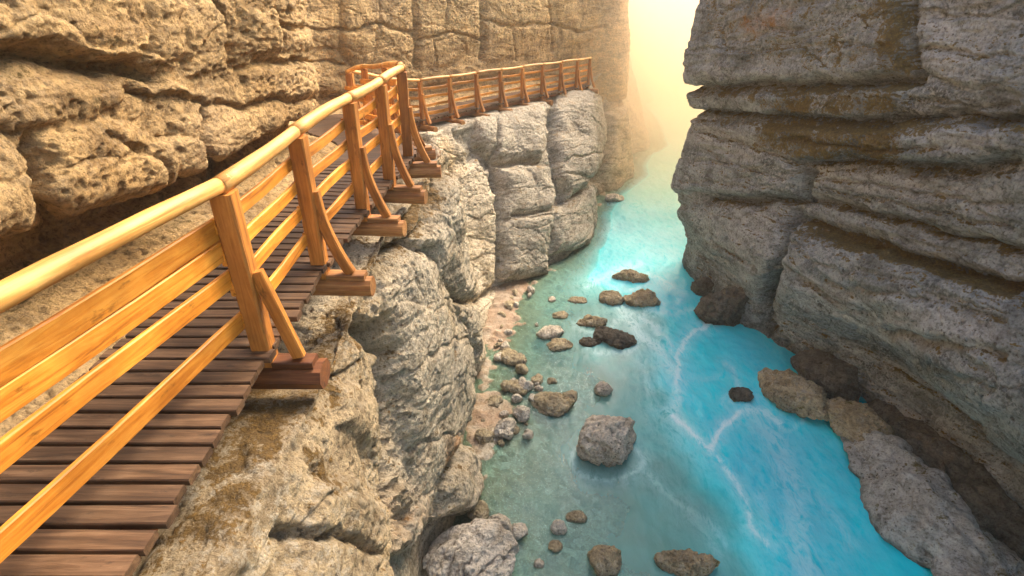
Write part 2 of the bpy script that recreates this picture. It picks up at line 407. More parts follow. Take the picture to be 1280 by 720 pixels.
LLb = [
    ([(130,760),(200,650),(215,560),(250,500),(330,478),(395,410),(440,378),(460,400),(488,440),(497,500),(500,560),(504,640),(512,700),(522,780)], .34, .30),
    ([(285,525),(330,515),(356,545),(352,590),(320,610),(290,590)], .46, .16),
    ([(395,470),(450,455),(488,500),(490,600),(440,560),(400,540)], .44, .25),
    ([(380,585),(440,575),(495,625),(505,700),(515,780),(330,780),(350,660)], .46, .25),
    # second buttress
    ([(462,395),(470,345),(520,300),(560,330),(575,380),(600,440),(604,500),(585,560),(560,600),(545,660),(520,690),(513,640),(506,560),(498,470)], .42, .30),
    ([(525,300),(560,215),(600,195),(622,240),(626,300),(624,350),(600,375),(570,372),(548,340)], .46, .28),
    ([(560,375),(600,378),(624,360),(616,420),(606,470),(596,440)], .38, .18),
    ([(566,600),(590,550),(604,575),(608,610),(596,640),(570,645),(552,655)], .44, .2),
    ([(500,300),(540,215),(552,170),(565,160),(590,190),(555,220),(530,290)], .34, .2),
    ([(535,160),(565,158),(588,190),(600,250),(596,268),(560,235)], .30, .3),
    ([(592,136),(640,126),(684,122),(690,168),(682,198),(622,202),(597,172)], .42, .35),
    ([(622,206),(684,203),(700,246),(692,300),(690,345),(632,352),(622,300),(626,240)], .50, .4),
    ([(692,112),(738,102),(757,120),(764,160),(756,205),(738,232),(712,252),(698,205)], .50, .45),
    ([(690,262),(750,228),(753,290),(742,308),(690,318)], .40, .35),
    ([(602,208),(618,208),(620,330),(606,300)], .25, .2),
    ([(757,140),(790,130),(800,225),(770,250),(757,200)], .4, .6),
]
LLc = [
    ([(450,380),(472,410),(492,440),(500,520),(508,640),(518,740)], .055, .34),
    ([(505,470),(560,430),(600,420)], .02, .05), ([(520,560),(560,540),(600,545)], .02, .06),
    ([(350,655),(400,670),(480,690)], .03, .10),
    ([(690,110),(696,180),(704,240),(690,262),(640,270)], .06, .25), ([(626,125),(620,200),(622,340)], .05, .22),
    ([(705,200),(755,190)], .04, .08), ([(700,215),(745,225)], .04, .1), ([(628,275),(690,268)], .04, .1),
    ([(757,100),(766,170),(755,230),(752,300)], .10, .5),
]
LLm = [([(270,500),(370,470),(430,370),(470,400),(450,470),(380,540),(330,640),(240,720),(200,700),(230,600)], .55, .25),
       ([(440,350),(520,250),(560,190),(565,240),(520,310),(470,350)], .55, .15),
       ([(395,555),(430,570),(430,610),(400,620)], .6, .08), ([(250,560),(330,610),(280,660),(240,650)], .6, .12)]
LLs = [([(556,548),(572,538),(580,560),(566,590),(556,575)], .8, .06), ([(500,600),(560,640),(520,690)], .25, .2)]
LLt = [([(100,800),(100,600),(250,480),(400,370),(440,330),(520,240),(560,160),(572,200),(530,290),(480,360),(490,440),(500,560),(512,740),(512,800)], .75, .15),
       ([(735,-60),(830,-60),(870,260),(764,262),(762,120)], .9, .5)]
LLg = [([(530,140),(600,125),(700,105),(760,95),(768,160),(758,320),(690,350),(625,352),(618,230),(580,190)], .85, .3)]
o = cliff('cliff_face', net, cu, cv, M['rock_pale'], LLb, LLc, LLm, LLs, dip=.3, flip=False, seed=11, rough=.78, gen=.35, strata=.38, sub=.36, benchf=.25, bigs=.7, tint=LLt, grey=LLg)
tag(o, 'pale tan cliff of upright buttresses below the wooden walkway, down to the river', 'cliff', kind='structure')

# upper left cliff (overhang above the walkway)
net = []
ys = [-4.5, -1.5, .5, 2.0, 3.2, 4.6, 6.0, 7.6]
sts = [s_of_y(y) if y > -2.4 else y+2.5 for y in ys] + [s_of_y(8.6), s_of_y(9.9), s_of_y(11.2)]
s0 = s_of_y(12.3); s1 = float(np.interp(15.0, PT, PS))
rows = []
for k, y in enumerate(ys):
    s = max(.2, s_of_y(max(y, -2.2))); p, t, nrm = path_at(s); p = p.copy(); p[1] = y
    rows.append((p, nrm, y))
for s in list(np.linspace(s_of_y(8.9), s1, 11)):
    p, t, nrm = path_at(s); rows.append((p, nrm, p[1]))
for k, (p, nrm, y) in enumerate(rows):
    b = p+nrm*W; d = p[2]
    rec = np.interp(y, [0, 6, 9, 14], [1, 1, .5, .15])
    lip = d+np.interp(y, [-2, 1, 2.9, 5, 8, 12], [1.35, 1.12, .92, .58, .55, .6])
    def q(off, z): return tuple(np.array([b[0], b[1], 0])+nrm*off+np.array([0, 0, z]))
    net.append([q(-.25, d-.75), q(-.02, d-.22), q(.12, d-.04), q(.25+.35*rec, d+.10), q(.35+.7*rec, d+.16+.12*rec), q(.40+.55*rec, (lip+d)/2+.26),
                q(.34, lip), q(.29, lip+.3), q(.29, lip+.7), q(.27, lip+1.15), q(.29, lip+1.8), q(.38, lip+2.6), q(.9, lip+5), q(1.6, lip+7), q(7, lip+7.5)])
# the warm spur past the end of the walkway
for (x, y, x2, y2) in ((3.5, 23.9, 2, 26), (4.9, 24.6, 2.6, 27), (5.4, 26.2, 2.8, 29), (5.6, 30, 3, 32), (7, 40, 4, 42), (15, 80, 10, 82)):
    nrm = np.array([x2-x, y2-y, 0.0]); nrm /= np.linalg.norm(nrm)
    base = np.array([x, y, 0])
    offs = [.2, .2, .2, .25, .3, .3, .35, .4, .5, .6, .7, .9, 1.4, 2, 7]
    zs = [3.3, 3.9, 4.3, 4.7, 5.0, 5.3, 5.6, 6.0, 6.4, 6.9, 7.5, 8.3, 10, 12, 12.5]
    net.append([tuple(base+nrm*o_+np.array([0, 0, z_])) for o_, z_ in zip(offs, zs)])
cu = [10, 60, 80, 80, 90, 80, 70, 50]+[80]*10+[50, 40, 20, 20, 16, 12]
cu = cu[:len(net)-1]
cv = [16, 30, 30, 30, 36, 50, 34, 44, 50, 64, 70, 40, 12, 6]
LUb = [
    ([(-200,-80),(60,-80),(175,-20),(180,55),(168,76),(90,74),(20,70),(-200,66)], .34, .16),
    ([(172,-60),(215,-60),(222,60),(210,82),(175,74)], .24, .14),
    ([(225,-60),(272,-50),(292,40),(286,88),(232,96),(222,60)], .20, .15),
    ([(276,-50),(340,-50),(352,20),(350,60),(318,74),(296,70),(292,20)], .24, .16),
    ([(344,-60),(430,-60),(420,10),(410,60),(362,66),(354,10)], .20, .2),
    ([(-200,92),(20,98),(90,100),(140,98),(150,118),(110,150),(20,160),(-200,170)], .24, .14),
    ([(-200,170),(0,168),(30,190),(50,290),(0,300),(-200,330)], .24, .2),
    ([(30,165),(120,140),(160,150),(210,180),(222,235),(150,262),(62,284),(45,240)], .26, .2),
    ([(155,90),(200,88),(240,110),(250,130),(180,125),(150,112)], .26, .1),
    ([(200,150),(256,140),(262,180),(258,232),(222,240),(212,190)], .20, .16),
    ([(262,150),(320,125),(360,150),(350,175),(310,215),(262,235)], .22, .18),
    ([(300,85),(360,78),(440,84),(440,118),(380,118),(310,124)], .18, .12),
    ([(430,-60),(520,-60),(515,30),(505,80),(440,84),(420,40)], .25, .25),
    ([(522,-60),(600,-60),(600,40),(560,84),(516,86),(520,30)], .25, .25),
    ([(604,-60),(680,-60),(690,30),(668,70),(605,78),(604,30)], .25, .25),
    ([(684,-60),(748,-60),(752,20),(740,50),(700,62),(694,20)], .3, .3),
]
LUc = [([(-50,78),(60,80),(165,84),(185,95)], .045, .24), ([(150,115),(230,122),(300,130),(400,122),(450,125)], .03, .10),
       ([(245,-20),(280,20),(292,80)], .03, .14), ([(345,-20),(352,60)], .03, .12), ([(0,62),(100,66),(170,74)], .02, .05),
       ([(30,165),(48,230),(55,290)], .04, .14), ([(258,135),(262,200),(258,240)], .03, .12), ([(120,165),(190,205),(200,250)], .02, .06),
       ([(430,-20),(425,60),(440,84)], .05, .14), ([(516,-20),(520,84)], .06, .2), ([(430,38),(470,30),(516,40)], .04, .14), ([(520,52),(560,40),(602,50)], .04, .14), ([(560,-20),(556,44)], .03, .10), ([(603,22),(640,34),(690,28)], .05, .14), ([(640,34),(645,76)], .03, .1), ([(470,-20),(474,32),(466,84)], .03, .10), ([(690,30),(720,40),(755,34)], .05, .14), ([(540,50),(545,84)], .03, .08), ([(300,82),(360,74),(430,80)], .03, .12), ([(345,30),(400,38),(430,36)], .03, .10), ([(602,-20),(603,76)], .06, .2), ([(686,0),(692,64)], .05, .2)]
LUm = [([(0,95),(150,100),(140,150),(40,165),(-100,170),(-100,90)], .35, .3), ([(0,330),(200,280),(240,250),(230,300),(60,370),(-60,400)], .3, .2)]
o = cliff('cliff_face', net, cu, cv, M['rock_warm'], LUb, LUc, LUm, (), dip=.12, flip=False, seed=41, gen=.24, strata=.35, sub=.0, rough=.9, bigs=.3, amp=.38, lvl=.03, camp=.8)
tag(o, 'ochre layered cliff overhanging the wooden walkway from above', 'cliff', kind='structure')

# right cliff
RS = [-5, -1, 2.5, 4.5, 6.0, 7.5, 9.0, 10.5, 12.0, 13.5, 14.8, 15.6, 16.1, 17.5, 22, 40, 80]
def rx(y, z):
    foot = np.interp(y, [-5, 4, 8.6, 10.6, 12, 14, 15.5], [9.0, 8.8, 8.2, 7.1, 6.3, 5.7, 5.7])
    mid = np.interp(y, [-5, 4, 8.6, 10.6, 12, 14, 15.5], [7.0, 6.6, 6.35, 6.1, 5.8, 5.45, 5.2])
    up = np.interp(y, [-5, 4, 8.6, 10.6, 12, 14, 15.5], [7.3, 6.9, 6.4, 6.1, 5.75, 5.35, 5.05])
    top = up+.5
    k_ = float(np.interp(y, [8.6, 10.6], [.55, 0]))
    return float(np.interp(z, [-1.6, 0, .8+k_, 1.5+k_, 2.3+k_, 4.5, 6.0, 9, 12], [foot+.2, foot+.1, foot+.1, foot-.2, mid, mid+.25, up, up+.1, top]))
ZR = [-1.6, -.1, .8, 1.6, 2.4, 3.4, 4.4, 5.2, 6.0, 6.8, 7.6, 8.6, 10.5, 12.5]
net = []
for y in RS:
    if y <= 15.6:
        row = [(rx(y, z), y, z) for z in ZR]+[(rx(y, 12)+7, y, 13)]
    else:
        dx, ey = {16.1: (.5, 16.0), 17.5: (2.2, 16.7), 22: (7, 18.5), 40: (16, 30), 80: (40, 60)}[y]
        row = [(rx(15.6, z)+dx, ey, z) for z in ZR]+[(rx(15.6, 12)+dx+7, ey-3, 13)]
    net.append(row)
cu = [6, 20, 110, 130, 130, 120, 110, 100, 90, 80, 50, 40, 40, 20, 10, 6]
cv = [14, 50, 60, 64, 80, 84, 76, 76, 76, 74, 74, 30, 12, 6]
Rb = [
    ([(780,-60),(1000,-60),(1148,-60),(1150,60),(1146,98),(1060,103),(960,104),(780,104)], .40, .22),
    ([(1156,-60),(1400,-60),(1400,140),(1250,118),(1200,112),(1156,98)], .28, .25),
    ([(780,112),(960,111),(1060,110),(1150,108),(1162,138),(1090,145),(1000,141),(780,132)], .36, .14),
    ([(780,141),(920,146),(1000,150),(1080,157),(1180,150),(1290,152),(1400,170),(1400,205),(1280,202),(1200,204),(1100,196),(1022,200),(1020,222),(1010,246),(960,250),(890,243),(780,240)], .42, .2),
    ([(1028,210),(1100,203),(1200,210),(1290,210),(1400,220),(1400,340),(1280,304),(1200,287),(1100,262),(1022,243)], .30, .18),
    ([(1012,252),(1090,272),(1200,300),(1280,318),(1400,350),(1400,390),(1280,352),(1200,334),(1100,300),(1014,274)], .20, .12),
    ([(780,248),(890,252),(985,258),(1000,266),(986,320),(968,352),(966,400),(944,416),(905,400),(875,355),(780,340)], .34, .25),
    ([(1008,278),(1100,312),(1200,345),(1300,370),(1420,400),(1420,720),(1300,650),(1230,606),(1160,562),(1092,500),(1050,467),(1008,440),(975,402),(970,372),(988,320)], .52, .4),
    ([(1085,505),(1150,560),(1190,590),(1175,625),(1120,600),(1085,560)], .42, .25),
    ([(1262,640),(1400,700),(1400,800),(1290,730),(1262,690)], .3, .25),
    ([(905,402),(944,420),(966,412),(985,440),(960,450),(915,420)], .3, .2),
    ([(1150,615),(1200,625),(1270,660),(1262,700),(1220,690),(1170,650)], -1.3, .3),
    ([(1005,450),(1060,480),(1085,520),(1080,560),(1030,520),(1000,490)], -1.0, .25),
]
Rc = [([(860,108),(960,107),(1060,107),(1152,103),(1162,98)], .035, .22), ([(860,136),(1000,145),(1090,150),(1170,146),(1290,148)], .035, .22),
      ([(1153,-40),(1154,98)], .03, .16), ([(890,247),(960,253),(1010,250),(1024,215)], .04, .26), ([(1002,262),(988,320),(970,360),(966,410)], .05, .34),
      ([(1010,248),(1100,266),(1200,292),(1290,312)], .03, .16), ([(1012,276),(1100,305),(1200,340),(1290,360)], .04, .22),
      ([(1022,202),(1100,198),(1200,206),(1290,206)], .03, .14), ([(890,165),(960,180),(1020,200)], .025, .07), ([(1000,170),(1100,182),(1200,178)], .02, .06),
      ([(1000,330),(1100,370),(1200,420),(1290,450)], .025, .08), ([(985,360),(1080,410),(1180,470),(1290,520)], .025, .09), ([(990,400),(1100,460),(1200,530),(1290,580)], .02, .05),
      ([(1040,345),(1140,390),(1290,470)], .02, .05), ([(1060,340),(1200,380),(1290,410)], .02, .06), ([(905,300),(960,330)], .02, .06), ([(920,10),(925,100)], .03, .08)]
Rm = [([(950,118),(1060,112),(1100,118),(1150,108),(1150,140),(1000,140)], .7, .12), ([(970,150),(1080,155),(1160,155),(1160,195),(1040,200),(960,180)], .75, .14),
      ([(1010,275),(1100,300),(1200,335),(1290,355),(1290,378),(1200,352),(1090,315)], 1.0, .06), ([(900,-20),(1150,-20),(1150,60),(1100,98),(1000,90),(900,40)], .35, .3),
      ([(1120,0),(1152,0),(1152,98),(1125,98)], .7, .1), ([(1200,55),(1290,40),(1290,60)], .4, .1)]
Rg = [([(1165,0),(1290,-10),(1290,40),(1240,100),(1170,90)], .75, .3), ([(1020,330),(1120,360),(1290,420),(1290,455),(1150,410),(1010,360)], .8, .12), ([(1050,395),(1160,440),(1290,500),(1290,530),(1170,480),(1060,420)], .6, .12),
      ([(1100,470),(1200,520),(1290,560),(1290,600),(1190,550)], .6, .12), ([(1090,505),(1150,560),(1170,600),(1110,580)], .6, .1), ([(1000,205),(1150,215),(1290,240),(1290,265),(1120,240),(1030,225)], .6, .1),
      ([(880,150),(960,160),(1010,185),(960,200),(870,180)], .6, .12), ([(930,255),(990,262),(980,320),(940,350),(925,300)], .6, .1), ([(1170,155),(1290,160),(1290,185),(1180,180)], .7, .1)]
Rc += [([(995,300),(1060,325),(1130,345),(1200,375),(1290,400)], .016, 0.042), ([(985,345),(1040,372),(1120,400),(1210,445),(1290,480)], .016, 0.048), ([(975,375),(1040,400),(1120,440),(1200,485),(1290,520)], .018, 0.054), ([(1020,440),(1100,480),(1180,530),(1290,590)], .02, 0.054),
       ([(1030,222),(1120,228),(1200,244),(1290,256)], .015, 0.042), ([(1040,236),(1130,248),(1220,268),(1290,280)], .015, 0.036), ([(880,200),(940,208),(1000,226)], .015, 0.042), ([(875,222),(930,232),(990,238)], .015, 0.030), ([(1150,120),(1220,135),(1290,128)], .02, 0.048), ([(1170,60),(1290,72)], .02, 0.036), ([(870,60),(960,66),(1060,52),(1140,60)], .02, 0.036)]
Rst = [([(940,20),(1010,10),(1000,40),(950,45)], .35, .15)]
o = cliff('cliff_face', net, cu, cv, M['rock_grey'], Rb, Rc, Rm, Rst, dip=.24, flip=True, seed=77, gen=.35, strata=1.0, rough=.95, grey=Rg, bigs=.6, lvl=.20, camp=1.5, cw=1.8)
tag(o, 'dark grey layered cliff with mossy ledges on the far bank of the river', 'cliff', kind='structure')

# ------------------------------------------------------------------ river bed + water
def warpn(x, y, s=0): return fbm(np.stack([x, y, x*0+s], -1), 4, 90)
L_edge = on_z(0, 0)  # unused helper value
sb = np.array([on_z(690, 320)[:2], on_z(735, 350)[:2], on_z(800, 400)[:2], on_z(790, 450)[:2], on_z(815, 520)[:2], on_z(850, 600)[:2], on_z(900, 720)[:2]])
sb = sb[np.argsort(sb[:, 1])]
def shallow_x(y): return np.interp(y, sb[:, 1], sb[:, 0], left=sb[0, 0], right=.4)
foot = np.array([(a[1], a[0]) for a in ST])
def bed_z(x, y):
    fx = np.interp(y, foot[:, 0], foot[:, 1])
    sx_ = shallow_x(y)+.5*perlin(np.stack([x*.7, y*.7, x*0], -1), 5)
    t = np.clip((x-fx)/np.maximum(sx_-fx, np.interp(y, [11, 13.5, 16.5], [.3, 1.5, .5])), -1, 3)
    z = np.where(t < 1, -.05-.42*np.clip(t, 0, 1)**.8, -.47-1.2*sstep(1, 1.8, t))
    z = z+.10*fbm(np.stack([x*1.2, y*1.2, x*0+3], -1), 4, 92)
    # sand shelf under the recess of the left cliff
    c = on_z(645, 388)[:2]
    z = z+.21*np.exp(-(((x-c[0]+.35)/.75)**2+((y-c[1])/2.2)**2))
    g_ = on_z(625, 525)[:2]
    z = z+.13*np.exp(-(((x-g_[0])/.75)**2+((y-g_[1])/1.1)**2))
    return z
X, Y = np.meshgrid(np.arange(-3, 10, .045), np.concatenate([np.arange(-2, 18, .05), np.arange(18, 46, .3)]), indexing='ij')
Z = bed_z(X, Y)
P3 = np.stack([X, Y, X*0], -1)
cobb1 = worley(P3*3.2, 95); cobb2 = worley(P3*8.5, 96)
Z = Z+.20*np.clip(.5-cobb1[0], 0, .5)*(cobb1[2] > .35)+.09*np.clip(.5-cobb2[0], 0, .5)+.012*fbm(P3*20, 2, 97)
m, nt, out = new_mat('riverbed_stone'); n = N(nt)
tc = n('ShaderNodeTexCoord'); v = n('ShaderNodeTexVoronoi', Scale=8.5); n.link(tc.outputs['Object'], v.inputs['Vector'])
v2 = n('ShaderNodeTexVoronoi', Scale=3.2); n.link(tc.outputs['Object'], v2.inputs['Vector'])
nz = n('ShaderNodeTexNoise', Scale=1.1, Detail=8, Roughness=.65); n.link(tc.outputs['Object'], nz.inputs['Vector'])
nf = n('ShaderNodeTexNoise', Scale=26, Detail=5, Roughness=.7); n.link(tc.outputs['Object'], nf.inputs['Vector'])
sepc = n('ShaderNodeSeparateColor'); n.link(v.outputs['Color'], sepc.inputs[0])
c = n.ramp(sepc.outputs[0], [(0, (.22, .17, .10)), (.5, (.34, .28, .19)), (1, (.48, .42, .32))]).outputs[0]
c = n.mix(n.ramp(nz.outputs['Fac'], [(.40, 0.0), (.60, .8)]).outputs[0], c, (.36, .22, .12))
c = n.mix(.8, c, n.ramp(nf.outputs['Fac'], [(.3, (.45, .42, .38)), (.6, (1.2, 1.2, 1.2))]).outputs[0], 'MULTIPLY')
ats = n('ShaderNodeAttribute', _attribute_name='sand')
c = n.mix(ats.outputs['Fac'], c, n.mix(.6, (.26, .155, .09), n.ramp(nf.outputs['Fac'], [(.3, (.6, .55, .5)), (.6, (1.1, 1.1, 1.1))]).outputs[0], 'MULTIPLY'))
b = n('ShaderNodeBsdfPrincipled', Roughness=.7); n.link(c, b.inputs['Base Color'])
bp = n('ShaderNodeBump', Strength=.8, Distance=.03); n.link(nf.outputs['Fac'], bp.inputs['Height']); n.link(bp.outputs[0], b.inputs['Normal'])
n.link(b.outputs[0], out.inputs['Surface'])
sc_ = on_z(642, 395)[:2]
sand = np.exp(-(((X-sc_[0])/.8)**2+((Y-sc_[1])/1.7)**2)*.8)*.55
o = grid_mesh('riverbed', np.stack([X, Y, Z], -1), m, {'sand': sand})
tag(o, 'stony river bed with a bare pinkish sand shelf at the cliff foot', 'riverbed', kind='structure')

wx_ = np.concatenate([np.arange(-3, 9, .045), np.arange(9, 60, 1.5)])
wy_ = np.concatenate([np.arange(-6, 3, .5), np.arange(3, 20, .045), np.arange(20, 34, .12), np.arange(34, 130, 2.0)])
X, Y = np.meshgrid(wx_, wy_, indexing='ij')
Pw = np.stack([X, Y, X*0], -1)
wf = fbm(np.stack([X*1.1, Y*.75, X*0], -1), 3, 120)
rough_zone = sstep(0, 1.2, X-shallow_x(Y))
Z = .035*wf*(.35+rough_zone)+.018*fbm(np.stack([X*3.2, Y*2.3, X*0+2], -1), 3, 123, ridged=True)*(.3+.7*rough_zone)
depth = np.clip(-bed_z(X, Y), 0, 2)
U, V, D = proj(np.stack([X, Y, X*0], -1))
wv = fbm(Pw*1.3, 4, 130)*16*9/np.maximum(D, 3)
U2 = U+wv; V2 = V+fbm(Pw*1.3, 4, 131)*16*9/np.maximum(D, 3)
foam = np.zeros(X.shape)
FO = [([(778,385),(800,418),(832,448),(852,480),(838,512),(850,530),(885,562)], 11, .60), ([(840,522),(885,562),(914,527),(922,512)], 3.5, .95),
      ([(792,395),(820,410),(842,440)], 6, .6), ([(893,385),(890,400),(868,410),(850,440),(846,480)], 4.0, .85), ([(812,342),(850,365),(845,385)], 7, .5),
      ([(805,385),(840,395),(872,388)], 5, .5), ([(895,568),(932,620),(940,655),(962,682)], 4.5, .75), ([(935,505),(960,540),(985,590),(995,650),(1010,730)], 22, .50),
      ([(930,512),(960,520),(975,530)], 8, .7), ([(840,470),(880,480),(900,470)], 8, .35), ([(985,600),(1040,640),(1060,680)], 14, .35),
      ([(735,355),(760,345),(800,330)], 8, .5), ([(770,400),(790,400),(805,392)], 6, .5), ([(800,580),(840,620),(880,650),(910,680)], 6, .30),
      ([(770,250),(800,262),(850,255)], 20, .32), ([(760,290),(810,300),(850,285)], 22, .34), ([(800,315),(840,318)], 14, .35), ([(905,455),(925,480),(912,500)], 5, .55),
      ([(860,640),(900,690)], 9, .25), ([(950,620),(975,690)], 14, .35), ([(800,450),(815,490)], 9, .35), ([(790,230),(840,225)], 14, .3)]
for (cu_, cv_, ru_, rv_) in ((787, 352, 28, 11), (802, 384, 30, 14), (923, 501, 20, 12), (768, 430, 32, 12), (757, 575, 46, 26), (742, 408, 26, 9), (985, 505, 30, 30)):
    FO.append(([(cu_+ru_*math.cos(q_*.5), cv_+rv_*math.sin(q_*.5)) for q_ in range(14)], 3.5, .42))
for pts, w, a in FO:
    w = max(w, 4.6)*1.15; d = line_d(U2, V2, pts)
    foam = np.maximum(foam, a*np.exp(-(d/w)**2))
    foam = np.maximum(foam, .5*a*np.exp(-(d/(w*3.4))**2))
foam *= (D > 1)
m, nt, out = new_mat('river_water'); n = N(nt)
tc = n('ShaderNodeTexCoord'); co = tc.outputs['Object']
at_f = n('ShaderNodeAttribute', _attribute_name='foam'); at_d = n('ShaderNodeAttribute', _attribute_name='depth')
mp = n('ShaderNodeMapping'); mp.inputs['Rotation'].default_value = (0, 0, R(24)); mp.inputs['Scale'].default_value = (1.9, .8, 1); n.link(co, mp.inputs['Vector'])
n1 = n('ShaderNodeTexNoise', Scale=2.6, Detail=8, Roughness=.62, Distortion=.35); n.link(mp.outputs[0], n1.inputs['Vector'])
n2 = n('ShaderNodeTexNoise', Scale=9, Detail=6, Roughness=.6); n.link(mp.outputs[0], n2.inputs['Vector'])
n3 = n('ShaderNodeTexNoise', Scale=.5, Detail=4); n.link(co, n3.inputs['Vector'])
sxyz = n('ShaderNodeSeparateXYZ'); n.link(co, sxyz.inputs[0])
ry = n('ShaderNodeMapRange'); n.link(sxyz.outputs['Y'], ry.inputs[0]); ry.inputs[1].default_value = 10; ry.inputs[2].default_value = 24
deepc = n.ramp(n3.outputs['Fac'], [(.35, (.0, .50, .64)), (.6, (.0, .66, .76))]).outputs[0]
farc = n.mix(ry.outputs[0], deepc, (.16, .50, .44))  # paler green with distance: haze and reflected glow painted into the water colour
milk = n.ramp(at_d.outputs['Fac'], [(.35, (.17, .42, .39)), (.62, (.05, .60, .61)), (.95, (.0, .5, .57))]).outputs[0]
dm = n.ramp(at_d.outputs['Fac'], [(.45, 0.0), (.85, 1.0)]).outputs[0]
c = n.mix(dm, milk, farc)
streak = n.ramp(n1.outputs['Fac'], [(.50, 0.0), (.76, .28)]).outputs[0]
c = n.mix(n.math('MULTIPLY', streak, .6), c, (.25, .72, .76))
n4 = n('ShaderNodeTexNoise', Scale=2.2, Detail=9, Roughness=.75, Distortion=.5); n.link(mp.outputs[0], n4.inputs['Vector'])
rg = n.math('SUBTRACT', 1.0, n.math('MULTIPLY', n.math('ABSOLUTE', n.math('SUBTRACT', n4.outputs['Fac'], .5)), 6.5), True)
fm = n.math('MULTIPLY', at_f.outputs['Fac'], n.math('ADD', n.math('MULTIPLY', rg, .75), n.math('MULTIPLY', n.math('POWER', at_f.outputs['Fac'], 2.0), .30)), True)
c = n.mix(fm, c, (.74, .86, .86))
wb = n('ShaderNodeBsdfPrincipled', IOR=1.33); wb.inputs['Specular IOR Level'].default_value = .35; n.link(c, wb.inputs['Base Color'])
n.link(n.math('ADD', n.math('MULTIPLY', fm, .4), .10), wb.inputs['Roughness'])
bp = n('ShaderNodeBump', Strength=.55, Distance=.035); n.link(n.math('ADD', n1.outputs['Fac'], n.math('MULTIPLY', n2.outputs['Fac'], .35)), bp.inputs['Height']); n.link(bp.outputs[0], wb.inputs['Normal'])
tr = n('ShaderNodeBsdfTransparent', Color=(.64, .87, .81, 1))
opac = n.math('ADD', n.ramp(at_d.outputs['Fac'], [(.03, .04), (.28, .34), (.46, .60), (.70, 1.0)]).outputs[0], fm, True)
ms = n('ShaderNodeMixShader'); n.link(opac, ms.inputs[0]); n.link(tr.outputs[0], ms.inputs[1]); n.link(wb.outputs[0], ms.inputs[2])
gl = n('ShaderNodeBsdfGlossy', Roughness=.08); n.link(bp.outputs[0], gl.inputs['Normal'])
fr = n('ShaderNodeFresnel', IOR=1.33); n.link(bp.outputs[0], fr.inputs['Normal'])
ms2 = n('ShaderNodeMixShader'); n.link(n.math('MULTIPLY', n.math('MULTIPLY', fr.outputs[0], .6), n.math('SUBTRACT', 1.0, opac)), ms2.inputs[0]); n.link(ms.outputs[0], ms2.inputs[1]); n.link(gl.outputs[0], ms2.inputs[2])
n.link(ms2.outputs[0], out.inputs['Surface'])
o = grid_mesh('river', np.stack([X, Y, Z], -1), m, {'foam': foam, 'depth': depth})
tag(o, 'milky turquoise river rushing down the gorge with streaks of foam', 'river', kind='structure')

# ground sheet to the horizon
m, nt, out = new_mat('valley_ground'); n = N(nt)
nz = n('ShaderNodeTexNoise', Scale=.2, Detail=6); c = n.ramp(nz.outputs['Fac'], [(.35, (.16, .14, .08)), (.65, (.28, .24, .15))]).outputs[0]
b = n('ShaderNodeBsdfPrincipled', Roughness=.9); n.link(c, b.inputs['Base Color']); n.link(b.outputs[0], out.inputs['Surface'])
X, Y = np.meshgrid(np.linspace(-600, 600, 60), np.linspace(-600, 1200, 60), indexing='ij')
o = grid_mesh('ground', np.stack([X, Y, X*0-3.0], -1), m)
tag(o, 'brown valley floor beyond the gorge mouth', 'ground', kind='structure')

